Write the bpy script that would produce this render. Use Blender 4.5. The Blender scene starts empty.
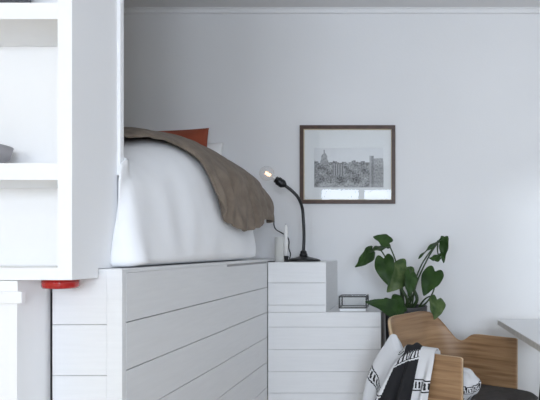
import bpy, bmesh, math, random
from mathutils import Vector, Matrix, noise
from mathutils.bvhtree import BVHTree
random.seed(4)
C = bpy.context.scene.collection
sc = bpy.context.scene
PI = math.pi
F, CX, CY, HC = 560.0, 421.0, 249.0, 1.15          # focal length and principal point in pixels, camera height

def at(px, py, Y):                                  # a pixel of the photograph at depth Y -> room coordinates
    return Vector(((px - CX) / F * Y, Y, HC - (py - CY) / F * Y))

# ------------------------------------------------------------------ materials
def mat(name, col, rough=.5, metal=0, spec=None, coat=0, sheen=0):
    m = bpy.data.materials.new(name); m.use_nodes = True
    b = m.node_tree.nodes['Principled BSDF']
    b.inputs['Base Color'].default_value = (*col, 1)
    b.inputs['Roughness'].default_value = rough
    b.inputs['Metallic'].default_value = metal
    if spec is not None: b.inputs['Specular IOR Level'].default_value = spec
    if coat: b.inputs['Coat Weight'].default_value = coat
    if sheen: b.inputs['Sheen Weight'].default_value = sheen
    return m
def nodes(m): return m.node_tree.nodes, m.node_tree.links, m.node_tree.nodes['Principled BSDF']
def vary(m, c1, c2, scale=(1, 1, 1), nscale=4, detail=4, bump=0, bscale=None, lo=.3, hi=.7, rot=(0, 0, 0)):
    n, l, b = nodes(m)
    tc = n.new('ShaderNodeTexCoord'); mp = n.new('ShaderNodeMapping')
    mp.inputs['Scale'].default_value = scale; mp.inputs['Rotation'].default_value = rot
    nz = n.new('ShaderNodeTexNoise'); nz.inputs['Scale'].default_value = nscale; nz.inputs['Detail'].default_value = detail
    cr = n.new('ShaderNodeValToRGB')
    cr.color_ramp.elements[0].position = lo; cr.color_ramp.elements[0].color = (*c1, 1)
    cr.color_ramp.elements[1].position = hi; cr.color_ramp.elements[1].color = (*c2, 1)
    l.new(tc.outputs['Object'], mp.inputs[0]); l.new(mp.outputs[0], nz.inputs['Vector'])
    l.new(nz.outputs['Fac'], cr.inputs[0]); l.new(cr.outputs[0], b.inputs['Base Color'])
    if bump:
        n2 = n.new('ShaderNodeTexNoise'); n2.inputs['Scale'].default_value = bscale or nscale * 4; n2.inputs['Detail'].default_value = 5
        bp = n.new('ShaderNodeBump'); bp.inputs['Strength'].default_value = bump; bp.inputs['Distance'].default_value = .01
        l.new(mp.outputs[0], n2.inputs['Vector']); l.new(n2.outputs['Fac'], bp.inputs['Height']); l.new(bp.outputs[0], b.inputs['Normal'])
    return m
def weave(m, s=400, strength=.25):
    n, l, b = nodes(m)
    tc = n.new('ShaderNodeTexCoord'); nz = n.new('ShaderNodeTexNoise'); nz.inputs['Scale'].default_value = s; nz.inputs['Detail'].default_value = 3
    bp = n.new('ShaderNodeBump'); bp.inputs['Strength'].default_value = strength; bp.inputs['Distance'].default_value = .002
    l.new(tc.outputs['Object'], nz.inputs['Vector']); l.new(nz.outputs['Fac'], bp.inputs['Height']); l.new(bp.outputs[0], b.inputs['Normal'])
    return m

M = {}
M['wall'] = vary(mat('wall_paint', (.76, .76, .765), .75), (.745, .747, .75), (.775, .777, .782), nscale=1.5, bump=.05, bscale=60)
M['cream'] = mat('cream_paint', (.68, .58, .38), .8)
M['grey'] = mat('grey_paint', (.60, .60, .60), .8)
M['ceil'] = mat('ceiling_paint', (.72, .72, .73), .85)
M['trim'] = mat('trim_paint', (.80, .80, .81), .5)
M['shelfwhite'] = mat('shelf_paint', (.86, .865, .875), .4)
M['board'] = vary(mat('board_paint', (.8, .8, .81), .5), (.73, .735, .74), (.76, .765, .77), scale=(3, 3, 40), nscale=2.2, bump=.06, bscale=8)
M['boardx'] = M['board']
M['gap'] = mat('gap_core', (.36, .36, .36), .9)
M['floor'] = vary(mat('oak_floor', (.5, .36, .22), .45), (.48, .41, .33), (.62, .54, .45), scale=(12, 1, 1), nscale=3)
M['oak'] = vary(mat('oak_veneer', (.4, .25, .13), .42), (.235, .130, .062), (.40, .245, .128), scale=(1.2, 1.2, 26), nscale=2.4, detail=6, bump=.04, lo=.33, hi=.68, rot=(.05, .0, .0))
M['ply'] = mat('ply_edge', (.62, .45, .28), .5)
M['walnut'] = vary(mat('walnut_frame', (.1, .05, .03), .45), (.045, .022, .014), (.085, .044, .028), scale=(4, 4, 4), nscale=9)
M['gilt'] = mat('gilt_lip', (.55, .45, .30), .4)
M['black'] = mat('black_metal', (.012, .012, .013), .35, spec=.4)
M['cord'] = mat('black_cord', (.015, .015, .016), .6)
M['paper'] = mat('mat_board', (.80, .81, .815), .85)
M['duvet'] = weave(vary(mat('white_cotton', (.82, .83, .86), .9, sheen=.1), (.86, .87, .89), (.90, .91, .925), nscale=5), 260, .2)
M['pillowwhite'] = weave(mat('pillow_cotton', (.8, .8, .79), .9), 260, .2)
M['rust'] = weave(mat('rust_linen', (.27, .055, .022), .9, sheen=.1), 300, .3)
M['taupe'] = weave(vary(mat('taupe_linen', (.13, .10, .075), .95, sheen=.05), (.150, .117, .089), (.218, .176, .138), scale=(1, 1, 1), nscale=22, detail=6), 330, .5)
M['bwhite'] = weave(mat('blanket_white', (.66, .665, .68), .95), 500, .4)
M['bblack'] = weave(mat('blanket_black', (.013, .013, .015), .95), 500, .4)
M['seat'] = weave(vary(mat('seat_felt', (.07, .066, .066), .95), (.060, .056, .056), (.082, .077, .076), nscale=30), 300, .4)
M['tabletop'] = mat('table_white', (.80, .81, .82), .35)
M['tableedge'] = vary(mat('table_edge', (.4, .38, .35), .5), (.60, .60, .585), (.70, .695, .675), scale=(1, 12, 1), nscale=3)
M['planter'] = vary(mat('planter_grey', (.10, .10, .105), .7), (.05, .05, .053), (.075, .075, .08), nscale=8)
M['soil'] = vary(mat('soil', (.02, .015, .01), .95), (.012, .010, .008), (.035, .026, .018), nscale=60)
M['leaf'] = vary(mat('leaf_dark', (.02, .06, .015), .48, spec=.3), (.012, .036, .006), (.030, .072, .012), nscale=14)
M['leaflight'] = vary(mat('leaf_light', (.05, .10, .03), .5, spec=.3), (.028, .062, .012), (.105, .150, .050), nscale=22, lo=.35, hi=.65)
M['stem'] = mat('stem_green', (.035, .065, .02), .5)
M['candle'] = mat('white_wax', (.82, .81, .79), .5)
M['bowl'] = mat('grey_ceramic', (.34, .33, .35), .6)
M['darkbox'] = mat('charcoal_box', (.13, .135, .15), .7)
M['bookwhite'] = mat('book_white', (.85, .85, .85), .6)
M['brass'] = mat('brass', (.6, .45, .2), .3, 1)
m = mat('red_plastic', (.50, .010, .010), .12, coat=.6); nodes(m)[2].inputs['Transmission Weight'].default_value = .25; M['red'] = m
m = mat('lit_filament', (1, .6, .3), .5); b = nodes(m)[2]
b.inputs['Emission Color'].default_value = (1, .62, .42, 1); b.inputs['Emission Strength'].default_value = 2.2; M['filament'] = m

def glass(name, tint=(1, 1, 1), ior=1.45, rough=0.0, diff=0.0):
    m = bpy.data.materials.new(name); m.use_nodes = True
    n, l = m.node_tree.nodes, m.node_tree.links; n.clear()
    o = n.new('ShaderNodeOutputMaterial'); t = n.new('ShaderNodeBsdfTransparent'); g = n.new('ShaderNodeBsdfGlossy')
    lw = n.new('ShaderNodeLayerWeight'); lw.inputs['Blend'].default_value = .5
    pw = n.new('ShaderNodeMath'); pw.operation = 'POWER'; pw.inputs[1].default_value = 5; l.new(lw.outputs['Facing'], pw.inputs[0])
    fr = n.new('ShaderNodeMath'); fr.operation = 'MULTIPLY_ADD'; fr.inputs[1].default_value = .55; fr.inputs[2].default_value = ((ior - 1) / (ior + 1)) ** 2; l.new(pw.outputs[0], fr.inputs[0])
    t.inputs['Color'].default_value = (*tint, 1); g.inputs['Roughness'].default_value = rough
    mx = n.new('ShaderNodeMixShader'); l.new(fr.outputs[0], mx.inputs[0]); l.new(t.outputs[0], mx.inputs[1]); l.new(g.outputs[0], mx.inputs[2])
    last = mx
    if diff:
        d = n.new('ShaderNodeBsdfTranslucent'); d2 = n.new('ShaderNodeBsdfDiffuse')
        d.inputs[0].default_value = (.88, .88, .86, 1); d2.inputs[0].default_value = (.84, .84, .82, 1)
        m1 = n.new('ShaderNodeMixShader'); m1.inputs[0].default_value = .5; l.new(d.outputs[0], m1.inputs[1]); l.new(d2.outputs[0], m1.inputs[2])
        m2 = n.new('ShaderNodeMixShader'); m2.inputs[0].default_value = diff; l.new(mx.outputs[0], m2.inputs[1]); l.new(m1.outputs[0], m2.inputs[2]); last = m2
    l.new(last.outputs[0], o.inputs[0]); return m
M['glass'] = glass('clear_glass', (.985, .99, .99))
M['bulb'] = glass('bulb_glass', (.995, .99, .985), 1.22, diff=.07)
M['frost'] = glass('frosted_glass', (.98, .98, .97), 1.3, .3, .85)
M['winglass'] = glass('window_glass')

# ------------------------------------------------------------------ mesh helpers
class MB:
    def __init__(s): s.bm = bmesh.new()
    def box(s, x0, x1, y0, y1, z0, z1, bev=0.0, mi=0, mtx=None):
        r = bmesh.ops.create_cube(s.bm, size=1)
        vs = r['verts']
        bmesh.ops.scale(s.bm, verts=vs, vec=(x1 - x0, y1 - y0, z1 - z0))
        bmesh.ops.translate(s.bm, verts=vs, vec=((x0 + x1) / 2, (y0 + y1) / 2, (z0 + z1) / 2))
        fs = set(f for v in vs for f in v.link_faces)
        if bev:
            es = list(set(e for v in vs for e in v.link_edges))
            rr = bmesh.ops.bevel(s.bm, geom=es, offset=bev, segments=2, affect='EDGES', profile=.6)
            fs = set(f for f in rr['faces']) | set(f for f in fs if f.is_valid)
            vs = list(set(v for f in fs for v in f.verts))
            fs = set(f for v in vs for f in v.link_faces); vs = list(set(v for f in fs for v in f.verts))
        for f in fs: f.material_index = mi
        if mtx is not None: bmesh.ops.transform(s.bm, matrix=mtx, verts=vs)
        return s
    def prism(s, pts, axis, a, b, mi=0):            # polygon extruded along an axis
        def P(p, t):
            return {'x': (t, p[0], p[1]), 'y': (p[0], t, p[1]), 'z': (p[0], p[1], t)}[axis]
        v0 = [s.bm.verts.new(P(p, a)) for p in pts]; v1 = [s.bm.verts.new(P(p, b)) for p in pts]
        n = len(pts); fs = [s.bm.faces.new(v0), s.bm.faces.new(v1[::-1])]
        for i in range(n): fs.append(s.bm.faces.new((v0[i], v0[(i + 1) % n], v1[(i + 1) % n], v1[i])))
        for f in fs: f.material_index = mi
        bmesh.ops.recalc_face_normals(s.bm, faces=fs); return s
    def tube(s, pts, r, seg=10, mi=0, cap=True):
        pts = [Vector(p) for p in pts]; rad = r if isinstance(r, (list, tuple)) else [r] * len(pts)
        up = Vector((0, 0, 1)); rings = []; prev = None
        for i, p in enumerate(pts):
            d = (pts[min(i + 1, len(pts) - 1)] - pts[max(i - 1, 0)]).normalized()
            if prev is None:
                a = d.cross(up)
                if a.length < .05: a = d.cross(Vector((1, 0, 0)))
            else: a = prev - d * prev.dot(d)
            a.normalize(); prev = a; b = d.cross(a)
            rings.append([s.bm.verts.new(p + (a * math.cos(t) + b * math.sin(t)) * rad[i]) for t in [2 * PI * k / seg for k in range(seg)]])
        for i in range(len(rings) - 1):
            for k in range(seg):
                f = s.bm.faces.new((rings[i][k], rings[i][(k + 1) % seg], rings[i + 1][(k + 1) % seg], rings[i + 1][k])); f.smooth = True; f.material_index = mi
        if cap:
            for rg in (rings[0][::-1], rings[-1]):
                f = s.bm.faces.new(rg); f.material_index = mi
        return s
    def lathe(s, prof, c, seg=40, mi=0, mtx=None):   # (r, z) profile turned about z
        c = Vector(c); rings = []; vs = []
        for r, z in prof:
            if r < 1e-6: v = [s.bm.verts.new((0, 0, z))]
            else: v = [s.bm.verts.new((r * math.cos(2 * PI * k / seg), r * math.sin(2 * PI * k / seg), z)) for k in range(seg)]
            rings.append(v); vs += v
        fs = []
        for a, b in zip(rings, rings[1:]):
            for k in range(seg):
                k2 = (k + 1) % seg
                if len(a) == 1 and len(b) == 1: continue
                if len(a) == 1: f = s.bm.faces.new((a[0], b[k2], b[k]))
                elif len(b) == 1: f = s.bm.faces.new((a[k], a[k2], b[0]))
                else: f = s.bm.faces.new((a[k], a[k2], b[k2], b[k]))
                f.smooth = True; f.material_index = mi; fs.append(f)
        bmesh.ops.recalc_face_normals(s.bm, faces=fs)
        bmesh.ops.transform(s.bm, matrix=Matrix.Translation(c) @ (mtx or Matrix()), verts=vs)
        return s
    def grid(s, P, nu, nv, mi=None, closed_u=False):
        V = [[s.bm.verts.new(P(i / (nu if closed_u else nu - 1), j / (nv - 1))) for j in range(nv)] for i in range(nu)]
        for i in range(nu if closed_u else nu - 1):
            for j in range(nv - 1):
                i2 = (i + 1) % nu
                f = s.bm.faces.new((V[i][j], V[i2][j], V[i2][j + 1], V[i][j + 1])); f.smooth = True
                if mi: f.material_index = mi((i + .5) / (nu - 1), (j + .5) / (nv - 1))
        return s
    def build(s, name, m, parent=None, loc=None):
        me = bpy.data.meshes.new(name)
        for x in (m if isinstance(m, (list, tuple)) else [m]): me.materials.append(x)
        o = bpy.data.objects.new(name, me); C.objects.link(o)
        if parent is not None:
            o.parent = parent
            off = Vector(parent.location)
            bmesh.ops.translate(s.bm, verts=s.bm.verts, vec=-off)     # parents are unrotated: children are written in room coordinates
            if parent.parent is not None: bmesh.ops.translate(s.bm, verts=s.bm.verts, vec=-Vector(parent.parent.location))
        elif loc is not None:
            bmesh.ops.translate(s.bm, verts=s.bm.verts, vec=-Vector(loc)); o.location = loc
        s.bm.to_mesh(me); s.bm.free()
        return o
def tag(o, label, cat, group=None):
    o['label'] = label; o['category'] = cat
    if group: o['group'] = group
    return o
def thing(name, label, cat, loc, group=None):
    o = bpy.data.objects.new(name, None); C.objects.link(o); o.location = loc; o.empty_display_size = .1
    return tag(o, label, cat, group)
def struct(o): o['kind'] = 'structure'; return o
def solid(o, t, off=0):
    md = o.modifiers.new('thick', 'SOLIDIFY'); md.thickness = t; md.offset = off; return o
def smooth(o, lv=1):
    md = o.modifiers.new('sub', 'SUBSURF'); md.levels = lv; md.render_levels = lv; return o
def spline(pts, n=12):                                # Catmull-Rom through points
    pts = [Vector(p) for p in pts]; out = []
    for i in range(len(pts) - 1):
        p0, p1, p2, p3 = pts[max(i - 1, 0)], pts[i], pts[i + 1], pts[min(i + 2, len(pts) - 1)]
        for k in range(n):
            t = k / n
            out.append(.5 * ((2 * p1) + (p2 - p0) * t + (2 * p0 - 5 * p1 + 4 * p2 - p3) * t * t + (3 * p1 - p0 - 3 * p2 + p3) * t ** 3))
    return out + [pts[-1]]
def lerp_tab(tab, x):
    if x <= tab[0][0]: return tab[0][1]
    for (a, va), (b, vb) in zip(tab, tab[1:]):
        if x <= b:
            t = (x - a) / (b - a); return va + (vb - va) * t
    return tab[-1][1]
def sstep(a, b, x):
    t = max(0, min(1, (x - a) / (b - a))); return t * t * (3 - 2 * t)

# ------------------------------------------------------------------ room shell
XL, XR, YB, YR, ZC = -2.6, 2.6, 3.55, -3.2, 2.673
T = .12
struct(MB().box(XL - T, XR + T, YR - T, YB + T, -T, 0).build('floor', M['floor']))
struct(MB().box(XL - T, XR + T, YR - T, YB + T, ZC, ZC + T).build('ceiling', M['ceil']))
struct(MB().box(XL - T, XR + T, YB, YB + T, 0, ZC).build('wall_back', M['wall']))
struct(MB().box(XL - T, XL, YR, YB, 0, ZC).build('wall_left', M['cream']))
def holes(horiz, plane0, plane1, a0, a1, wins, name):
    mb = MB()
    def seg(p, q, z0, z1):
        if q - p < 1e-4 or z1 - z0 < 1e-4: return
        if horiz: mb.box(p, q, plane0, plane1, z0, z1)
        else: mb.box(plane0, plane1, p, q, z0, z1)
    x = a0
    for (p, q, z0, z1) in wins:
        seg(x, p, 0, ZC); seg(p, q, 0, z0); seg(p, q, z1, ZC); x = q
    seg(x, a1, 0, ZC)
    return struct(mb.build(name, M['grey']))
REAR = [(-1.95, -.25, .85, 2.29), (.45, 2.0, .85, 2.29)]
RIGHT = [(1.42, 2.6, .85, 2.2)]
holes(True, YR - T, YR, XL, XR, REAR, 'wall_rear')
holes(False, XR, XR + T, YR, YB, RIGHT, 'wall_right')
k = 0
for horiz, wins in ((True, REAR), (False, RIGHT)):
    for (p, q, z0, z1) in wins:
        k += 1
        mb = MB(); c = -.88 if p < -1 else (p + q) / 2; w = .05
        for (a, b, u, v) in ((p, p + w, z0, z1), (q - w, q, z0, z1), (p + w, q - w, z0, z0 + w), (p + w, q - w, z1 - w, z1), (c - .055, c + .055, z0 + w, z1 - w)):
            if horiz: mb.box(a, b, YR - .09, YR - .03, u, v, .004)
            else: mb.box(XR + .03, XR + .09, a, b, u, v, .004)
        fr = struct(mb.build('window_%d' % k, M['trim']))
        g = MB()
        if horiz: g.box(p + w, q - w, YR - .062, YR - .058, z0 + w, z1 - w)
        else: g.box(XR + .058, XR + .062, p + w, q - w, z0 + w, z1 - w)
        g.build('pane', M['winglass'], fr)
# crown moulding and baseboards
struct(MB().prism([(YB, 2.640), (YB - .010, 2.640), (YB - .014, 2.645), (YB - .014, 2.664), (YB - .022, 2.668), (YB - .022, ZC), (YB, ZC)], 'x', XL, XR).build('trim_1', M['wall']))
struct(MB().box(-.22, XR, YB - .014, YB, 0, .09, .003).build('baseboard_back', M['trim']))

# ------------------------------------------------------------------ raised bed platform clad in boards
XP = -.854; YN = 1.6; YF = 3.126; ZP = 1.093
bp = thing('bed_platform', 'raised white bed platform clad in painted horizontal boards, under the white duvet', 'bed platform', (-1.5, 2.5, 0))
MB().box(-2.58, XP - .022, 1.72, YB - .002, 0, ZP - .014).box(-1.030, XP - .022, YN + .022, 1.72, 0, ZP - .014).build('carcass', M['gap'], bp)
mb = MB(); seams = [0.0, .057, .203, .349, .495, .641, .787, .933, ZP]
for a, b in zip(seams, seams[1:]):
    mb.box(-1.056, XP - .046, YN + .004, YN + .022, a + .0007, b - .0007, .001)
mb.box(-1.056, -1.034, YN + .022, 1.70, 0, ZP - .014)
mb.build('front_panel', M['board'], bp)
MB().box(XP - .044, XP, YN, YN + .022, 0, ZP, .0015).build('corner_post', M['board'], bp)
seams = [0.0, .102, .241, .380, .520, .659, .798, .937, ZP - .0125]
for (y0, y1, dx) in ((YN + .024, 2.4635, 0), (2.467, YF - .002, .003)):
    mb = MB()
    for a, b in zip(seams, seams[1:]):
        mb.box(XP - .022, XP - dx, y0, y1, a + .0014, b - (.0014 if b < 1.06 else 0), .001)
    mb.build('side_panel', M['boardx'], bp)
mb = MB().box(-2.58, XP - .001, 1.72, YB - .002, ZP - .012, ZP, .0015)
mb.box(-1.03, XP - .001, YN + .0235, 1.72, ZP - .012, ZP, .0015)
mb.build('top_board', M['board'], bp)
# long slot under the top board, its shade painted as a solid dark strip
MB().box(XP - .010, XP - .0005, 2.475, 3.10, ZP - .022, ZP - .0125).build('slot_shade', M['gap'], bp)

# ------------------------------------------------------------------ stepped cabinet
XS, XE, ZS = -.530, -.223, .797; ZT = 1.076
st = thing('stepped_cabinet', 'stepped white board-clad bedside cabinet with black lamp on its taller step', 'cabinet', (-.54, 3.34, 0))
YW = YB - .002
MB().box(XP + .003, XS - .012, YF + .018, YW, .0, ZT - .012).box(XS - .012, XE - .012, YF + .018, YW, 0, ZS - .012).build('carcass', M['gap'], st)
mb = MB(); seams = [0.0, .096, .221, .346, .465, .589, .714, ZS]
for a, b in zip(seams, seams[1:]):
    mb.box(XP + .0002, XE, YF, YF + .018, a + (.0007 if a else 0), b - .0007, .001)
for a, b in ((ZS, .837), (.837, .961), (.961, ZT)):
    mb.box(XP + .0002, XS, YF, YF + .018, a + .0009, b - (.0009 if b < ZT else 0), .001)
mb.build('front_boards', M['board'], st)
MB().box(XP + .003, XS, YF + .018, YW, ZT - .012, ZT, .001).build('tall_top', M['board'], st)
MB().box(XS, XE, YF + .018, YW, ZS - .012, ZS, .001).build('step_top', M['board'], st)
MB().box(XS - .012, XS, YF + .018, YW, ZS, ZT - .012).box(XE - .012, XE, YF + .018, YW, 0, ZS - .012).build('side_boards', M['boardx'], st)

# ------------------------------------------------------------------ overhead shelf unit
YS, YK = 1.478, 1.698; XV = -.921; PT = .038; XVL = -2.55
su = thing('shelf_unit', 'tall white open shelf unit overhanging the bed platform at left', 'shelf unit', (-1.7, 1.59, 1.066))
def sidep(x0, x1, name='side_panel'):
    MB().prism([(YS, 1.068), (YN - .003, 1.068), (YN - .003, ZP + .001), (YK, ZP + .001), (YK, ZC - .001), (YS, ZC - .001)], 'x', x0, x1).build(name, M['shelfwhite'], su)
sidep(XV - PT, XV); sidep(XVL, XVL + PT)
MB().box(XVL + PT, XV - PT, 1.680, YK, ZP + .001, ZC - .001).build('back_panel', M['shelfwhite'], su)
x0, x1 = XVL + PT, XV - PT
MB().prism([(YS, 1.068), (YN - .003, 1.068), (YN - .003, ZP + .001), (1.68, ZP + .001), (1.68, 1.1005), (YS, 1.1005)], 'x', x0, x1).build('bottom_board', M['shelfwhite'], su)
for a, b in ((1.332, 1.377), (1.757, 1.8006), (2.18, 2.224), (2.60, ZC - .001)):
    MB().box(x0, x1, YS, 1.68, a, b, .0015).build('shelf', M['shelfwhite'], su)
MB().box(XV - .02, XV + .009, YK, YK + .022, 1.374, ZC - .001, .003).build('edge_strip', M['shelfwhite'], su)

# shelf contents at the picture's left edge
MB().lathe([(0, 0), (.045, 0), (.05, .004), (.085, .03), (.094, .064), (.090, .064), (.082, .034), (.046, .010), (0, .009)], (-1.262, 1.576, 1.378), 40).build('ceramic_bowl', M['bowl'], loc=(-1.262, 1.576, 1.378))
tag(bpy.data.objects['ceramic_bowl'], 'grey bowl at the left edge on the middle shelf', 'bowl')
bx = thing('storage_box', 'dark charcoal box at the left edge on the upper shelf', 'box', (-1.26, 1.58, 1.8006))
MB().box(-1.38, -1.148, 1.51, 1.65, 1.8016, 1.93, .003).build('body', M['darkbox'], bx)
MB().box(-1.383, -1.145, 1.507, 1.653, 1.93, 1.955, .003).build('lid', M['darkbox'], bx)

# red puck under the shelf
pk = thing('puck_light', 'glossy red round puck fixed under the white shelf unit', 'light', (-.988, 1.536, 1.0675))
MB().lathe([(0, 0), (.0454, 0), (.0456, -.007), (.0456, -.007), (0, -.007)], (-.988, 1.536, 1.0675), 48).build('mounting_ring', M['red'], pk)
MB().lathe([(0, -.007), (.0457, -.007), (.0458, -.009), (.0455, -.020), (.042, -.0245), (.02, -.0265), (0, -.027)], (-.988, 1.536, 1.0675), 48).build('lens', M['red'], pk)

# ------------------------------------------------------------------ lower cabinet under the shelf
XC = -1.067
lc = thing('lower_cabinet', 'white cabinet with a ledge moulding below the shelf unit, left picture edge', 'cabinet', (-1.6, 1.58, 0))
MB().box(-2.5, XC, 1.482, 1.612, 0, 1.0665).build('body', M['shelfwhite'], lc)
MB().box(-2.5, XC, 1.479, 1.482, 0, 1.0069).build('front_panel', M['shelfwhite'], lc)
MB().box(-2.5, XC + .002, 1.478, 1.482, 1.0387, 1.0665).build('frieze', M['shelfwhite'], lc)
MB().box(-2.5, -1.046, 1.466, 1.482, 1.0069, 1.0387, .002).build('ledge', M['shelfwhite'], lc)

# ------------------------------------------------------------------ duvet
DX0, DX1, DY0, DY1, DZ0, DZ1 = -2.45, -.862, 1.642, 3.535, ZP + .0006, 1.555
def duvet_pt(p):
    R = .15
    lo = Vector((DX0, DY0, DZ0)); hi = Vector((DX1, DY1, DZ1))
    rx = Vector((R, .05, R))
    q = Vector((max(lo.x + .15, min(hi.x - R, p.x)), max(lo.y + .07, min(hi.y - .15, p.y)), max(lo.z + .015, min(hi.z - R, p.z))))
    d = p - q
    ex = Vector((R if p.x > q.x else .15, .07 if p.y < q.y else .15, .015 if p.z < q.z else R))
    dn = Vector((d.x / ex.x, d.y / ex.y, d.z / ex.z))
    L = dn.length
    mx = max(abs(dn.x), abs(dn.y), abs(dn.z), 1e-6)
    if L > 1e-6: dn = dn * (mx / L)
    o = q + Vector((dn.x * ex.x, dn.y * ex.y, dn.z * ex.z))
    return o
def duvet_def(o):
    o = o.copy()
    wr = sstep(-1.6, -.9, o.x); h = (o.z - DZ0) / (DZ1 - DZ0)
    # near end slopes down and draws in at the top, flares out at the hem
    o.z += h * (-.120 * (1 - sstep(1.66, 2.40, o.y)) + .055 * math.exp(-((o.y - 2.45) / .5) ** 2) + .03 * math.exp(-((o.x + 1.35) / .3) ** 2))
    o.x += wr * (-.085 * h * h * (.35 + .65 * sstep(1.66, 2.0, o.y)) + .012 * (1 - h))
    near = 1 - sstep(1.645, 1.80, o.y)
    o.x += wr * near * (-.015 * sstep(.2, .8, h) + .030 * (1 - sstep(0, .35, h)))
    # far end curves away to the left
    if o.y > 2.80: o.x -= wr * .42 * ((o.y - 2.80) / .67) ** 2.0
    if o.y > 2.9: o.x -= wr * .10 * (1 - h) * sstep(2.9, 3.05, o.y)
    n = noise.noise(Vector((o.x * 3, o.y * 3, o.z * 3)))
    n2 = noise.noise(Vector((o.x * 5, o.y * 10, o.z * 3 + 7)))
    side = sstep(-1.05, -.9, o.x)
    keep = sstep(0, .12, h)
    o.x += side * keep * (.010 * n + .007 * n2 + .006 * math.sin(o.y * 17 + 3 * n) * (1 - h))
    o.z += keep * (.010 * n + .004 * n2)
    o.z = max(o.z, DZ0 + .0005)
    return o
XS_ = [DX0 + (-.96 - DX0) * i / 34 for i in range(35)] + [-.935, -.9185, -.9175] + [-.9175 + (DX1 + .9175) * i / 7 for i in range(1, 8)]
COL = 37
def near_fix(o, i, xl):                                  # behind the shelf unit the duvet starts at its back; right of it the near end comes forward
    lim = -.9105 - .009 * (1 - sstep(1.15, 1.36, o.z))
    if i <= COL:
        if o.y < 1.7225: o.y = 1.7225; o.x = min(o.x, lim) if i < COL else lim
        return o
    if o.y < 1.7225:
        h = (o.z - DZ0) / (DZ1 - DZ0)
        x0 = lim + .004 * (i - COL) / 7 + .006 * sstep(.05, .5, h) * min(1, (i - COL) / 2)
        o.x = max(o.x - (1 - (i - COL) / 7) * max(0, xl - x0 + .012 * (1 - h)), x0)
        o.y += .035 * sstep(0, .5, h) * max(0, (-.880 - o.x) / .035) ** 1.5
    return o
def duvet_mesh():
    NX, NY, NZ = len(XS_) - 1, 80, 26
    idx = {}; V = []; Fc = []
    def vid(i, j, k):
        if (i, j, k) not in idx:
            p = Vector((XS_[i], DY0 + (DY1 - DY0) * j / NY, DZ0 + (DZ1 - DZ0) * k / NZ))
            V.append(near_fix(duvet_def(duvet_pt(p)), i, duvet_def(duvet_pt(Vector((XS_[COL], p.y, p.z)))).x)); idx[(i, j, k)] = len(V) - 1
        return idx[(i, j, k)]
    for i in range(NX):
        for j in range(NY):
            Fc.append((vid(i, j, NZ), vid(i + 1, j, NZ), vid(i + 1, j + 1, NZ), vid(i, j + 1, NZ)))
            Fc.append((vid(i, j, 0), vid(i, j + 1, 0), vid(i + 1, j + 1, 0), vid(i + 1, j, 0)))
    for i in range(NX):
        for k in range(NZ):
            Fc.append((vid(i, 0, k), vid(i + 1, 0, k), vid(i + 1, 0, k + 1), vid(i, 0, k + 1)))
            Fc.append((vid(i, NY, k), vid(i, NY, k + 1), vid(i + 1, NY, k + 1), vid(i + 1, NY, k)))
    for j in range(NY):
        for k in range(NZ):
            Fc.append((vid(0, j, k), vid(0, j, k + 1), vid(0, j + 1, k + 1), vid(0, j + 1, k)))
            Fc.append((vid(NX, j, k), vid(NX, j + 1, k), vid(NX, j + 1, k + 1), vid(NX, j, k + 1)))
    return V, Fc
DV, DF = duvet_mesh()
me = bpy.data.meshes.new('duvet'); me.from_pydata(DV, [], DF); me.materials.append(M['duvet'])
dv = bpy.data.objects.new('duvet', me); C.objects.link(dv)
for p in me.polygons: p.use_smooth = True
tag(dv, 'puffy white duvet draped over the raised bed, hem on the platform edge', 'duvet')
BV = BVHTree.FromPolygons(DV, DF)

# ------------------------------------------------------------------ brown throw lying over the duvet
EDGE = [(1.70, 18), (1.85, 22), (1.95, 30), (2.05, 38), (2.15, 42), (2.22, 46), (2.29, 58), (2.35, 86), (2.42, 96), (2.55, 101), (2.75, 97), (2.86, 91), (2.96, 93), (3.06, 91), (3.16, 80), (3.26, 62)]
AX, AZ = -1.22, 1.30
def throw_pt(u, v):
    Y = 1.80 + u * (3.25 - 1.80)
    th1 = math.radians(lerp_tab(EDGE, Y))
    amax = th1 * .34; a = -.75 + v * (amax + .75)
    if a < 0: o, d = Vector((AX + a, Y, 2.2)), Vector((0, 0, -1))
    else:
        th = a / .34; r = Vector((math.sin(th), 0, math.cos(th)))
        o, d = Vector((AX, Y, AZ)) + r * 1.0, -r
    hit, nrm, _, _ = BV.ray_cast(o, d)
    th = max(a, 0) / .34
    if hit is None: hit, nrm = Vector((AX, Y, AZ)) + (-d) * .2, -d
    nrm = (nrm - d).normalized()
    w = noise.noise(Vector((u * 7, v * 5, 1.3))); w2 = noise.noise(Vector((u * 16 + v * 4, v * 7, 5)))
    hang = sstep(.6, 1.5, th)
    fold = math.sin(u * 58 + 6 * w + 5 * v) * .010 * (.3 + hang) + math.sin(u * 23 - 6 * v + 4 * w2) * .013 * hang
    lift = .024 + .012 * w + .010 * w2 + fold * .8
    cr_ = 1 - abs(noise.noise(Vector((u * 15 - v * 5, v * 4 + u * 3, 11.7)))) * 2.2; cr2 = 1 - abs(noise.noise(Vector((u * 30 + v * 3, v * 8, 3.1)))) * 2
    lift += .016 * max(0, cr_) ** 2 * (.4 + .6 * hang) + .006 * max(0, cr2) ** 2
    lift += .115 * math.exp(-((Y - 3.05) / .20) ** 2) * sstep(.45, 1.3, th) + .02 * math.exp(-((Y - 2.62) / .16) ** 2) * hang
    lift += .006 * math.exp(-((v - .97) / .03) ** 2) * (1 - hang)
    p = hit + nrm * max(lift, .010)
    return p
mb = MB().grid(throw_pt, 170, 120)
th = mb.build('throw', M['taupe'])
bmx = bmesh.new(); bmx.from_mesh(th.data); bmesh.ops.smooth_vert(bmx, verts=bmx.verts, factor=.25, use_axis_x=True, use_axis_y=True, use_axis_z=True)
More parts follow.
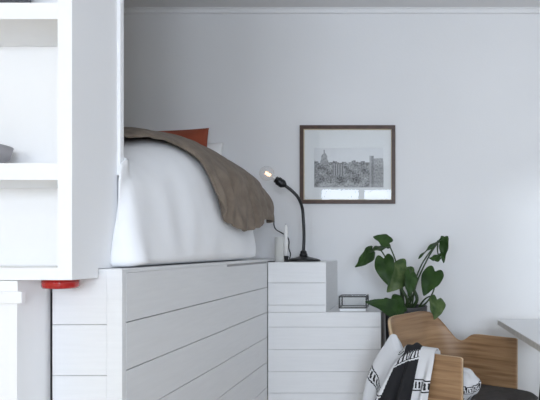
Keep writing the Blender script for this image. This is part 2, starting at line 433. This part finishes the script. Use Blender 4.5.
bmesh.ops.recalc_face_normals(bmx, faces=bmx.faces); bmx.to_mesh(th.data); bmx.free()
solid(th, .012, 0); smooth(th)
tag(th, 'crumpled taupe brown linen throw lying over the white duvet', 'throw')

# ------------------------------------------------------------------ pillows
def pillow(name, m, w, h, t, mtx, label, pinch=.10, tip=.0):
    def P(side):
        def f(u, v):
            a, b = u * 2 - 1, v * 2 - 1
            x = a * w / 2 * (1 - pinch * (1 - b * b) * .0 - pinch * .5 * (1 - abs(b) ** 2) * abs(a) ** 3)
            y = b * h / 2 * (1 - pinch * .5 * (1 - abs(a) ** 2) * abs(b) ** 3)
            z = t / 2 * max(0, (1 - abs(a) ** 2.6)) ** .6 * max(0, (1 - abs(b) ** 2.6)) ** .6
            z += .004 * noise.noise(Vector((a * 3, b * 3, side))) * (1 - max(abs(a), abs(b)) ** 4)
            return mtx @ Vector((x, y, side * z))
        return f
    mb = MB().grid(P(1), 30, 30).grid(P(-1), 30, 30)
    bmesh.ops.remove_doubles(mb.bm, verts=mb.bm.verts, dist=.0008); bmesh.ops.recalc_face_normals(mb.bm, faces=mb.bm.faces)
    o = mb.build(name, m); return tag(o, label, 'pillow')
def pose(x, y, z, lean, roll, yaw=0):
    return Matrix.Translation((x, y, z)) @ Matrix.Rotation(math.radians(yaw), 4, 'Z') @ Matrix.Rotation(math.radians(90 - lean), 4, 'X') @ Matrix.Rotation(math.radians(roll), 4, 'Z')
def bed_z(x, y):
    h = BV.ray_cast(Vector((x, y, 2.4)), Vector((0, 0, -1)))[0]
    return h.z if h else 0
OZ = 0
def rest(x, y, w, h, lean):                          # centre height of a pillow whose lower edge rests on the duvet
    return max(bed_z(x + dx, y + dy) for dx in (-w / 2.2, 0, w / 2.4) for dy in (-.06, -.03, 0)) + h / 2 * math.cos(math.radians(lean)) + .012
pillow('pillow', M['rust'], .46, .29, .11, pose(-1.51, 3.37, rest(-1.485, 3.37, .40, .29, 12) + OZ, 12, 3), 'rust orange pillow standing up on the bed behind the brown throw', .08)
pillow('pillow', M['pillowwhite'], .46, .24, .09, pose(-1.462, 3.475, rest(-1.43, 3.475, .44, .24, 8), 8, 0), 'white pillow peeking out behind the rust orange pillow', .08)

# ------------------------------------------------------------------ picture on the wall
PANE = .92
px0, px1, pz0, pz1 = -.764, -.162, 1.436, 1.930; fw = .023
pf = thing('framed_picture', 'framed black and white townscape print hanging on the white wall', 'picture', ((px0 + px1) / 2, YB - .001, pz0))
yb, yf = YB - .001, YB - .024
mb = MB()
def miter(mb, x0, x1, z0, z1, w, ya, yc):
    o = [(x0, z0), (x1, z0), (x1, z1), (x0, z1)]; i = [(x0 + w, z0 + w), (x1 - w, z0 + w), (x1 - w, z1 - w), (x0 + w, z1 - w)]
    for k in range(4):
        k2 = (k + 1) % 4; mb.prism([o[k], o[k2], i[k2], i[k]], 'y', ya, yc)
miter(mb, px0, px1, pz0, pz1, fw, yf, yb); mb.build('frame', M['walnut'], pf)
mb = MB(); miter(mb, px0 + fw, px1 - fw, pz0 + fw, pz1 - fw, .004, yf + .007, yb - .006); mb.build('inner_lip', M['gilt'], pf)
MB().box(px0 + fw, px1 - fw, yb - .006, yb - .002, pz0 + fw, pz1 - fw).build('mat_board', M['paper'], pf)
# engraved townscape: tone per face
gx0, gx1 = (314.5 - CX) / F * YB, (383.5 - CX) / F * YB
gz0, gz1 = HC - (187.5 - CY) / F * YB, HC - (148 - CY) / F * YB
def tone(u, v):                                       # v up 0..1
    n1 = noise.noise(Vector((u * 9, v * 7, 2))); n2 = noise.noise(Vector((u * 40, v * 30, 4))); n3 = noise.noise(Vector((u * 90, v * 24, 9)))
    paper = .76
    sky = .63 + .04 * noise.noise(Vector((u * 6, 1, 1))) + .03 * (1 if math.sin(u * 47) > .2 else 0)
    d = abs(u - .145)                                  # a domed church at left
    if d < .055: sky = max(sky, .66 + .20 * math.sqrt(max(0, 1 - (d / .055) ** 2)) * (1 if d < .045 else .4))
    if d < .010: sky = max(sky, .95)
    if .80 < u < .86: sky = .80                        # a square tower at right
    if .86 <= u < .99: sky = .74
    if u < .05: sky = max(sky, .62 + .12 * noise.noise(Vector((u * 60, 0, 0))))
    if v > sky: return paper - (.02 if n1 > .35 else 0)
    t = .24 + .22 * n1 + .24 * n2 + .16 * n3
    if d < .05 and v > .60: t = .27 + .16 * n2
    if .80 < u < .86: t = .20 + .12 * n3 if u > .825 else .36 + .1 * n3
    if .86 <= u < .99: t = .30 + .22 * n3
    if v < .10: t += .06
    if .27 < u < .42 and .3 < v < .58: t = .16 + .1 * n2 if math.sin(u * 190) > 0 else .42 + .1 * n2   # a row of columns
    return max(.08, min(.72, t + .07))
NU, NV = 150, 80
mb = MB()
def gp(u, v): return Vector((gx0 + u * (gx1 - gx0), yb - .0065, gz0 + v * (gz1 - gz0)))
mb.grid(gp, NU, NV)
pr = mb.build('print', mat('ink', (.5, .5, .5), .85), pf)
ca = pr.data.color_attributes.new('ink', 'FLOAT_COLOR', 'CORNER')
for p in pr.data.polygons:
    i = p.index // (NV - 1); j = p.index % (NV - 1)
    t = tone((i + .5) / (NU - 1), (j + .5) / (NV - 1))
    for li in p.loop_indices: ca.data[li].color = (t * .97, t * .98, t * 1.0, 1)
n, l, b = nodes(pr.data.materials[0]); va = n.new('ShaderNodeVertexColor'); va.layer_name = 'ink'; l.new(va.outputs[0], b.inputs['Base Color'])
solid(pr, .0004, 1)
pc = Vector(((px0 + px1) / 2, yf + .0115, (pz0 + pz1) / 2))
MB().box(px0 + fw - pc.x, px1 - fw - pc.x, -.001, .001, pz0 + fw - pc.z, pz1 - fw - pc.z, mtx=Matrix.Translation(pc) @ Matrix.Rotation(math.radians(PANE), 4, 'Z')).build('glass_pane', M['glass'], pf)

# ------------------------------------------------------------------ black desk lamp
LX, LY, LZ = -.705, 3.36, ZT
lp = thing('desk_lamp', 'black gooseneck desk lamp with bare round bulb on the tall cabinet step', 'lamp', (LX, LY, LZ))
MB().lathe([(0, 0), (.098, 0), (.101, .004), (.099, .010), (.078, .017), (.048, .024), (.030, .030), (0, .030)], (LX, LY, LZ), 48).build('base', M['black'], lp)
MB().lathe([(.0, .028), (.024, .028), (.024, .044), (.019, .048), (.019, .058), (.012, .066), (0, .066)], (LX, LY, LZ), 24).build('collar', M['black'], lp)
arm = [Vector((LX, LY, LZ + .06)), at(304, 235, 3.36), at(303.3, 218, 3.355), at(302, 207, 3.345), at(298, 197.5, 3.31), at(291.5, 190.5, 3.30), at(283.5, 184.5, 3.29)]
MB().tube(spline(arm, 8), .0095, 12).build('arm', M['black'], lp)
ax0, ax1 = at(284.5, 185.2, 3.29), at(266.5, 173.2, 3.265)
d = (ax1 - ax0).normalized(); rot = d.to_track_quat('Z', 'Y').to_matrix().to_4x4()
MB().lathe([(0, -.008), (.011, -.008), (.018, .002), (.0245, .010), (.0255, .024), (.0235, .028), (.0255, .033), (.0255, .046), (.020, .050), (.020, .062), (.013, .063), (.013, .052), (0, .052)], ax0, 24, mtx=rot).build('socket', M['black'], lp)
bulb = MB()
prof = [(0, 0)]
R = .043; cz = .120
bulb.lathe([(.0125, .056), (.0125, .070), (.017, .078)] + [(R * math.sin(t), cz - R * math.cos(t)) for t in [math.radians(a) for a in range(26, 181, 11)]] + [(0, cz + R)], ax0, 32, mtx=rot)
bo = bulb.build('bulb', M['bulb'], lp)
fil = MB()
hel = [ax0 + rot.to_3x3() @ Vector((.010 * math.cos(t * 1.9), .010 * math.sin(t * 1.9), .096 + .0016 * t)) for t in range(0, 22)]
fil.tube(hel, .0022, 6).build('filament', M['filament'], bo)
MB().tube([ax0 + rot.to_3x3() @ Vector((0, 0, z)) for z in (.058, .080, .098)], [.006, .004, .002], 8).build('bulb_stem', M['candle'], bo)
cord = [Vector((LX - .075, LY + .035, LZ + .018)), Vector((LX - .095, LY + .05, LZ + .010)), at(290.5, 254, 3.40), at(288.8, 248, 3.42), at(289, 241, 3.42), at(286.5, 236, 3.42), at(281, 232.5, 3.42), at(276, 229.5, 3.42), at(274, 225, 3.42), at(274, 219, 3.40), at(272.5, 212, 3.38), at(268, 205, 3.36), at(262, 202, 3.34)]
MB().tube(spline(cord, 8), .0035, 8).build('power_cord', M['cord'], lp)

# ------------------------------------------------------------------ candle in its holder, tumbler
ch = thing('candle_holder', 'small black candle holder left of the black lamp base', 'candle holder', (-.785, 3.25, ZT))
MB().lathe([(0, 0), (.017, 0), (.018, .002), (.018, .012), (.014, .016), (.014, .020), (.017, .024), (.017, .034), (.0118, .034), (.0118, .012), (0, .012)], (-.785, 3.25, ZT), 32).build('cup', M['black'], ch)
cd = thing('candle', 'white taper candle standing in the small black holder', 'candle', (-.785, 3.25, ZT + .0125))
MB().lathe([(0, 0), (.0112, 0), (.0112, .10), (.0105, .165), (.0085, .190), (.004, .200), (0, .202)], (-.785, 3.25, ZT + .0125), 24).build('wax', M['candle'], cd)
MB().tube([(-.785, 3.25, ZT + .212), (-.785, 3.25, ZT + .218), (-.784, 3.25, ZT + .222)], .0009, 6).build('wick', M['cord'], cd)
gt = MB().lathe([(0, 0), (.024, 0), (.0255, .003), (.0262, .140), (.0250, .141), (.0240, .138), (.0235, .008), (0, .007)], (-.804, 3.18, ZT), 36).build('glass_tumbler', M['frost'], loc=(-.804, 3.18, ZT))
tag(gt, 'pale translucent tumbler standing left of the white taper candle', 'glass')

# ------------------------------------------------------------------ glass display box on a white book
bk = thing('book', 'thin white book lying under the black-framed glass box', 'book', (-.385, 3.225, ZS))
ZS_ = ZS; ZS = ZS + .0008
MB().box(-.457, -.313, 3.172, 3.278, ZS + .002, ZS + .014).build('pages', M['paper'], bk)
MB().box(-.460, -.310, 3.168, 3.280, ZS, ZS + .002, .0005).box(-.460, -.310, 3.168, 3.280, ZS + .014, ZS + .016, .0005).box(-.460, -.457, 3.168, 3.280, ZS + .002, ZS + .014).build('cover', M['bookwhite'], bk)
zb = ZS + .016; gx = (-.462, -.310); gy = (3.166, 3.282); gz = (zb, zb + .070)
gb = thing('glass_box', 'small black-framed glass display box on the lower cabinet step', 'box', (-.386, 3.224, zb))
mb = MB(); w = .007
for x in gx:
    for y in gy: mb.box(x - w / 2, x + w / 2, y - w / 2, y + w / 2, gz[0], gz[1])
for z in (gz[0] + w / 2, gz[1] - w / 2):
    for y in gy: mb.box(gx[0] + w / 2, gx[1] - w / 2, y - w / 2, y + w / 2, z - w / 2, z + w / 2)
    for x in gx: mb.box(x - w / 2, x + w / 2, gy[0] + w / 2, gy[1] - w / 2, z - w / 2, z + w / 2)
mb.build('frame', M['black'], gb)
mb = MB(); q = w / 2 + .0002
mb.box(gx[0] + q, gx[1] - q, gy[0] - .001, gy[0] + .001, gz[0] + w, gz[1] - w).box(gx[0] + q, gx[1] - q, gy[1] - .001, gy[1] + .001, gz[0] + w, gz[1] - w)
mb.box(gx[0] - .001, gx[0] + .001, gy[0] + q, gy[1] - q, gz[0] + w, gz[1] - w).box(gx[1] - .001, gx[1] + .001, gy[0] + q, gy[1] - q, gz[0] + w, gz[1] - w)
mb.build('glass_side', M['glass'], gb)
MB().box(gx[0] + q, gx[1] - q, gy[0] + q, gy[1] - q, gz[1] - .004, gz[1] - .002).build('glass_lid', M['glass'], gb)
MB().box(gx[0] + q, gx[1] - q, gy[0] + q, gy[1] - q, gz[0] + .001, gz[0] + .003).build('bottom_plate', M['bookwhite'], gb)
MB().tube([(gx[1] + .003, gy[0] + .02, gz[1] - .02), (gx[1] + .006, gy[0] + .02, gz[1] - .012), (gx[1] + .006, gy[0] + .02, gz[1] - .002)], .002, 8).build('clasp', M['black'], gb)

# ------------------------------------------------------------------ potted plant
PX, PY, PZ = -.088, 3.30, .815
pt = thing('potted_plant', 'green heart-leaved plant in tall dark grey planter behind the wooden chair', 'plant', (PX, PY, 0))
MB().lathe([(0, 0), (.095, 0), (.099, .004), (.124, PZ - .01), (.126, PZ - .003), (.124, PZ), (.116, PZ), (.112, PZ - .03), (.10, PZ - .06), (0, PZ - .06)], (PX, PY, 0), 48).build('planter', M['planter'], pt)
MB().lathe([(0, PZ - .022), (.06, PZ - .024), (.1125, PZ - .030), (.10, PZ - .055), (0, PZ - .055)], (PX, PY, 0), 32).build('soil', M['soil'], pt)
def leaf(base, tip, width, roll=0, droop=.12, fold=.25, m='leaf', stem=None, notch=.16):
    base, tip = Vector(base), Vector(tip)
    ax = tip - base; L = ax.length; ax.normalize()
    view = Vector((0, -1, 0)); nr = (view - ax * view.dot(ax)).normalized()
    nr = Matrix.Rotation(math.radians(roll), 3, ax) @ nr
    sd = ax.cross(nr)
    def P(u, v):
        a = (v * 2 - 1); s = u
        # heart outline: half width along the length, lobes reach behind the base
        hw = width / 2 * (math.sin(PI * min(1, (s * .93 + .07)) ** .62)) ** .8 * (1 - .10 * s)
        hw = max(hw, .0006)
        back = -notch * L * math.sin(min(1, abs(a)) * PI * .72) * (1 - s) ** 2.2
        x = a * hw
        along = s * L + back
        zz = -droop * L * (s - .3) ** 2 + fold * abs(x) - .9 * fold * x * x / max(width, .01) * 1.6
        zz += .006 * math.sin(s * 14 + a * 2) * abs(a)
        return base + ax * along + sd * x + nr * (zz)
    o = MB().grid(P, 18, 13).build('leaf', M[m], pt)
    bmx = bmesh.new(); bmx.from_mesh(o.data); bmesh.ops.recalc_face_normals(bmx, faces=bmx.faces); bmx.to_mesh(o.data); bmx.free()
    solid(o, .0016, 0); smooth(o)
    if stem:
        pts = [Vector(p) for p in stem] + [base + ax * .01 - nr * .004]
        n_ = len(spline(pts, 6)); MB().tube(spline(pts, 6), [.0058 - .0026 * i / n_ for i in range(n_)], 8).build('petiole', M['stem'], pt)
    return o
root = lambda dx, dy=0: (PX + dx, PY + dy, PZ - .03)
# upper left cluster
leaf(at(389.5, 243, 3.22), at(374.5, 236.0, 3.17), .085, 25, .3, .3, stem=[root(-.02), at(402, 285, 3.26), at(396, 262, 3.25), at(391, 249, 3.24)])
leaf(at(371.5, 251.5, 3.19), at(356.8, 267, 3.10), .088, -30, .25, .35, stem=[root(-.03), at(400, 288, 3.25), at(388, 262, 3.22), at(379, 249, 3.2)])
leaf(at(385.5, 246.5, 3.21), at(367.5, 252.5, 3.12), .075, 62, .1, .3)
leaf(at(383.8, 258.5, 3.08), at(388, 285, 3.02), .118, 6, .22, .25, stem=[root(-.01), at(402, 290, 3.24), at(394, 265, 3.22), at(388, 255, 3.19)])
# light mottled leaf in the middle
leaf(at(406.5, 267, 3.20), at(388, 292, 3.12), .150, -14, .2, .2, 'leaflight', stem=[root(0, -.02), at(410, 292, 3.2), at(411, 272, 3.19)])
leaf(at(411, 273.5, 3.17), at(409, 296, 3.10), .090, -30, .2, .25, 'leaf', stem=[root(.0, -.0), at(414, 292, 3.22), at(413, 278, 3.21)])
# low left drooping leaf
leaf(at(402, 312.5, 3.10), at(371, 299.5, 2.98), .112, 34, .5, .3, stem=[root(-.02, -.04), at(405, 307, 3.16)])
leaf(at(391, 299, 3.13), at(403, 318, 3.04), .115, -15, .2, .25, stem=[root(-.03, -.03), at(396, 296, 3.2)])
# right
leaf(at(435, 271.5, 3.20), at(423.5, 294.5, 3.12), .128, 14, .2, .25, stem=[root(.05), at(426, 303, 3.28), at(433, 292, 3.28), at(436, 278, 3.25)])
leaf(at(441.5, 239.5, 3.24), at(417.5, 257.5, 3.18), .060, 70, .10, .25, stem=[root(.02), at(412, 290, 3.28), at(422, 264, 3.27), at(434, 247, 3.26)])
leaf(at(444.5, 236.5, 3.22), at(443, 263, 3.19), .062, 25, .12, .25, notch=.03, stem=[root(.03), at(416, 285, 3.27), at(428, 258, 3.26), at(440, 240, 3.25)])
leaf(at(440.5, 257, 3.2), at(429.5, 258.5, 3.15), .055, -35, .2, .3, stem=[at(438, 240.5, 3.25), at(437.5, 250, 3.24)])
leaf(at(437.3, 299.5, 3.12), at(435, 319, 3.05), .108, -24, .2, .3, 'leaflight', stem=[root(.06, -.01), at(424, 300, 3.22), at(431, 296.5, 3.18)])
# stout bare stalks
for pts, r in (([root(.02), at(417, 300, 3.25), at(413, 288, 3.24), at(409, 276, 3.22)], .010), ([root(-.01, -.03), at(407, 300, 3.2), at(401, 288, 3.18), at(393, 272, 3.17)], .008), ([root(.01, .02), at(411, 298, 3.3), at(411, 285, 3.29)], .006)):
    MB().tube(spline(pts, 6), r, 8).build('stalk', M['stem'], pt)

# ------------------------------------------------------------------ moulded oak armchair
ang = math.radians(-32); fv = Vector((math.cos(ang), math.sin(ang), 0)); lv = Vector((-fv.y, fv.x, 0)); CC = Vector((-.030, 2.985, 0))
HS, RB, ST = .125, .19, .450                             # straight half of the back, bend radius, arm reach
ARC = RB * PI / 2; AEND = HS + ARC + (ST - RB)
def plan(a):                                           # signed arc length from the middle of the back -> point, outward normal
    s = 1 if a >= 0 else -1; b = abs(a)
    if b < HS: p, nrm = (0, b), (-1, 0)
    elif b < HS + ARC:
        t = (b - HS) / RB; p, nrm = (RB * (1 - math.cos(t)), HS + RB * math.sin(t)), (-math.cos(t), math.sin(t))
    else: p, nrm = (RB + b - HS - ARC, HS + RB), (0, 1)
    return CC + fv * p[0] + lv * (p[1] * s), (fv * nrm[0] + lv * (nrm[1] * s))
TOP = [(0, .804), (.12, .804), (.17, .799), (.205, .784), (.24, .745), (.285, .685), (.32, .640), (.345, .630), (.365, .633), (.39, .655), (.415, .670), (.45, .673), (.60, .670), (AEND - .010, .669), (AEND, .663)]
def topz(a):
    return sum(lerp_tab(TOP, abs(a + e)) for e in (-.012, -.006, 0, .006, .012)) / 5 if abs(a) < .66 else lerp_tab(TOP, abs(a))
ac = thing('armchair', 'moulded oak armchair with dark grey seat, draped with a black and white blanket', 'chair', tuple(CC + fv * .3))
mb = MB()
def shell_pt(u, v):
    a = (u * 2 - 1) * AEND; p, nr = plan(a); z = .385 + v * (topz(a) - .385)
    lean = .05 * sstep(.5, .8, z) * (1 - sstep(HS, HS + ARC * .8, abs(a)))
    return p + nr * lean + Vector((0, 0, z))
mb.grid(shell_pt, 141, 16)
sh = mb.build('shell', [M['oak'], M['ply']], ac)
bmx = bmesh.new(); bmx.from_mesh(sh.data); bmesh.ops.recalc_face_normals(bmx, faces=bmx.faces); bmx.to_mesh(sh.data); bmx.free()
md = solid(sh, .013, 0).modifiers[-1]; md.material_offset_rim = 1
mb = MB(); sc0 = CC + fv * .330
def seat_pt(sgn):
    def f(u, v):
        a, b = u * 2 - 1, v * 2 - 1
        m_ = max(abs(a), abs(b), 1e-6); r = math.hypot(a, b) or 1e-6
        k = m_ / (abs(a) ** 5 + abs(b) ** 5) ** .2 if r > 1e-5 else 1
        x, y = a * .290 * k, b * .285 * k
        e = m_
        z = .393 + sgn * .030 * (1 - e ** 6) ** .5 if e < 1 else .393
        if sgn > 0: z += -.008 * (1 - e * e)
        return sc0 + fv * x + lv * y + Vector((0, 0, z))
    return f
mb.grid(seat_pt(1), 34, 34).grid(seat_pt(-1), 34, 34)
bmesh.ops.remove_doubles(mb.bm, verts=mb.bm.verts, dist=.0006); bmesh.ops.recalc_face_normals(mb.bm, faces=mb.bm.faces)
mb.build('seat', M['seat'], ac)
MB().lathe([(0, .325), (.12, .325), (.12, .363), (0, .363)], sc0, 32).lathe([(0, .13), (.025, .13), (.025, .325), (0, .325)], sc0, 20).build('pillar', M['black'], ac)
for k in range(5):
    a = 2 * PI * k / 5 + .3; e = sc0 + Vector((math.cos(a), math.sin(a), 0)) * .27
    lg = MB().tube([sc0 + Vector((0, 0, .145)), sc0 + Vector((math.cos(a) * .14, math.sin(a) * .14, .115)), e + Vector((0, 0, .075))], [.026, .02, .014], 10).build('leg', M['black'], ac)
    t_ = Vector((-math.sin(a), math.cos(a), 0))
    MB().tube([e + Vector((0, 0, .03)) - t_ * .014, e + Vector((0, 0, .03)) + t_ * .014], .03, 16).tube([e + Vector((0, 0, .055)), e + Vector((0, 0, .08))], .008, 8).build('caster', M['black'], lg)

# ------------------------------------------------------------------ patterned blanket over the chair's near arm
A0, A1 = -.268, -(HS + ARC + .128)
LOUT, LIN = .42, .17
def zig(x, per): return abs((x / per) % 1 * 2 - 1)
def band(t, s, per=.0125):                                        # woven border: t 0..1 across, s metres along it
    if t < .13 or t > .87: return 1
    if t < .22 or t > .78: return 0
    q = (s / per) % 1; r = (t - .22) / .56
    return 1 if abs(q - .35 - .22 * r) < .27 else 0
def bpos(u, v):
    s = u                                              # 0 at the chair's back, 1 towards the arm's front
    a = A0 + s * (A1 - A0); p, nr = plan(a); zt = topz(a) + .012
    lean = .05 * sstep(.5, .8, zt) * (1 - sstep(HS, HS + ARC * .8, abs(a))); p = p + nr * lean
    full = LOUT + .05 + LIN; d = v * full - LIN        # d<0 inside, d>.05 outside
    w = noise.noise(Vector((u * 4, v * 3, 2)))
    edge = (.030 * math.exp(-((u - .40) / .10) ** 2) + .022 * math.exp(-((u - .62) / .06) ** 2) - .004)
    if d < 0:
        q = -d; off = -.018 - .10 * q - .01 * math.sin(u * 14); z = zt - q
        z = max(z, .475 + .01 * w)
    elif d < .05:
        t = d / .05 * PI; off = -.018 * math.cos(t); z = zt + .016 * math.sin(t) + .7 * edge * math.sin(t)
    else:
        q = d - .05; z = zt - q
        fl = sstep(0, .25, q)
        pleat = .017 * math.sin(u * 21 + .8 + w) + .009 * math.sin(u * 43 + 2 * w)
        off = .019 + (.125 * (1 - math.exp(-q / .16))) * (1 - sstep(.25, 1.0, u) * .68) + fl * pleat + .9 * edge * sstep(0, .04, q)
        off = max(off, .016)
    tang = (plan(a - .004)[0] - plan(a + .004)[0]).normalized()
    back = -.05 * sstep(.02, .4, max(d, 0)) * (1 - .3 * u)
    return p + nr * off + tang * back + Vector((0, 0, z))
def bmat(u, v):
    full = LOUT + .05 + LIN; d = v * full - LIN; q = d - .025; s = u * abs(A1 - A0)
    uu = u + .30 * max(q - .02, 0)
    if u > .66: uu = u
    if uu < .43:                                       # left fold, white with a border low down and a mark at the top
        t = (q - (.150 + .12 * uu)) / .052
        if 0 < t < 1: return band(t, s, .009)
        if .27 < uu < .42 and -.01 < q < .022: return band((q + .01) / .032, s)
        return 0
    if uu < .735:                                      # middle fold, black with a pale border near the top
        t = (q - .014 - .08 * (.735 - u)) / .048
        if 0 < t < 1: return 1 - band(t, s) if .12 < t < .88 else (1 if t < .5 else 0)
        return 1
    t = (q - .150) / .056
    if 0 < t < 1: return band(t, s)
    return 0
bl = thing('blanket', 'black and white patterned blanket draped over the near arm of the oak chair', 'blanket', tuple(plan(-.5)[0] + Vector((0, 0, .66))))
o = MB().grid(bpos, 190, 210, bmat).build('drape', [M['bwhite'], M['bblack']], bl)
bmx = bmesh.new(); bmx.from_mesh(o.data); bmesh.ops.recalc_face_normals(bmx, faces=bmx.faces); bmx.to_mesh(o.data); bmx.free()
solid(o, .005, 0)
# bunched tail of the blanket on the seat inside the arm
tc_ = CC + fv * .340 - lv * .170 + Vector((0, 0, .510))
def tail(u, v):
    th_ = u * 2 * PI; ph = v * PI
    x, y, z = math.sin(ph) * math.cos(th_), math.sin(ph) * math.sin(th_), math.cos(ph)
    n_ = 1 + .10 * noise.noise(Vector((x * 2, y * 2, z * 2))) + .04 * math.sin(th_ * 7) * math.sin(ph)
    p = tc_ + fv * (x * .115 * n_) + lv * (y * .085 * n_) + Vector((0, 0, z * .082 * n_))
    p.z = max(p.z, .425)
    return p
def tailm(u, v):
    q = v + .05 * math.sin(u * 12)
    t = (q - .42) / .14
    return band(t, u * .6) if 0 < t < 1 else (1 if .66 < q < .78 and math.sin(u * 60) > .2 else 0)
mb = MB().grid(tail, 120, 60, tailm, closed_u=True)
bmesh.ops.remove_doubles(mb.bm, verts=mb.bm.verts, dist=.0002)
mb.build('tail', [M['bwhite'], M['bblack']], bl)

# ------------------------------------------------------------------ table at right
P0 = Vector((.445, 3.257, 0)); dl = Vector((.063, -.867, 0)).normalized(); dw = Vector((-dl.y, dl.x, 0))
tb = thing('table', 'white table with a grey edge, its corner showing behind the oak armchair', 'table', tuple(P0 + dl * .7 + dw * .4))
def slab(mb, a0, a1, b0, b1, z0, z1, mi=0):
    pts = [P0 + dl * a + dw * b for a, b in ((a0, b0), (a1, b0), (a1, b1), (a0, b1))]
    return mb.prism([(p.x, p.y) for p in pts], 'z', z0, z1, mi)
slab(MB(), 0, 1.5, 0, .8, .7365, .74).build('tabletop', M['tabletop'], tb)
slab(MB(), 0, 1.5, 0, .8, .710, .7365).build('edge_band', M['tableedge'], tb)
for a in (.33, 1.25):
    for b, s in ((.20, -1), (.62, 1)):
        c0 = P0 + dl * a + dw * b; c1 = P0 + dl * (a + .0) + dw * (b + s * .07)
        MB().tube([c1 + Vector((0, 0, 0)), c0 + Vector((0, 0, .71))], .017, 10).build('leg', M['black'], tb)
    c0, c1 = P0 + dl * a + dw * .20, P0 + dl * a + dw * .62
    MB().tube([c0 + Vector((0, 0, .695)), c1 + Vector((0, 0, .695))], .012, 8).build('crossbar', M['black'], tb)

# ------------------------------------------------------------------ daylight through the windows, camera
def area(name, loc, rot, sx, sy, power, col):
    L = bpy.data.lights.new(name, 'AREA'); L.shape = 'RECTANGLE'; L.size = sx; L.size_y = sy; L.energy = power; L.color = col
    o = bpy.data.objects.new(name, L); C.objects.link(o); o.location = loc; o.rotation_euler = rot; return o
for (p, q, z0, z1), e in zip(REAR, (84, 180)):
    area('window_daylight', ((p + q) / 2, YR - .10, (z0 + z1) / 2), (PI / 2, 0, 0), q - p - .1, z1 - z0 - .1, e, (.775, .868, 1))
for (p, q, z0, z1) in RIGHT:
    area('window_daylight', (XR + .10, (p + q) / 2, (z0 + z1) / 2), (PI / 2, 0, PI / 2), q - p - .1, z1 - z0 - .1, 4, (.775, .868, 1))
sl = bpy.data.lights.new('sun', 'SUN'); sl.energy = 1.25; sl.angle = math.radians(6); sl.color = (.82, .92, 1)
so = bpy.data.objects.new('sun', sl); C.objects.link(so); so.location = (4, 1, 3)
so.rotation_euler = Vector((-2, 1.95, -.6)).to_track_quat('-Z', 'Y').to_euler()
w = bpy.data.worlds.new('sky'); sc.world = w; w.use_nodes = True
w.node_tree.nodes['Background'].inputs[0].default_value = (.75, .85, 1, 1); w.node_tree.nodes['Background'].inputs[1].default_value = 1.0

cam = bpy.data.cameras.new('camera'); co = bpy.data.objects.new('camera', cam); C.objects.link(co)
co.location = (0, 0, HC); co.rotation_euler = (PI / 2, 0, 0)
cam.sensor_width = 36; cam.lens = F / 540 * 36; cam.clip_start = .02
cam.shift_x = -(CX - 270) / 540; cam.shift_y = (CY - 200) / 540
sc.camera = co
sc.view_settings.view_transform = 'Standard'; sc.view_settings.look = 'None'; sc.view_settings.gamma = 1; sc.view_settings.use_curve_mapping = False
sc.view_settings.exposure = -0.24
sc.cycles.max_bounces = 14; sc.cycles.diffuse_bounces = 8; sc.cycles.transparent_max_bounces = 16
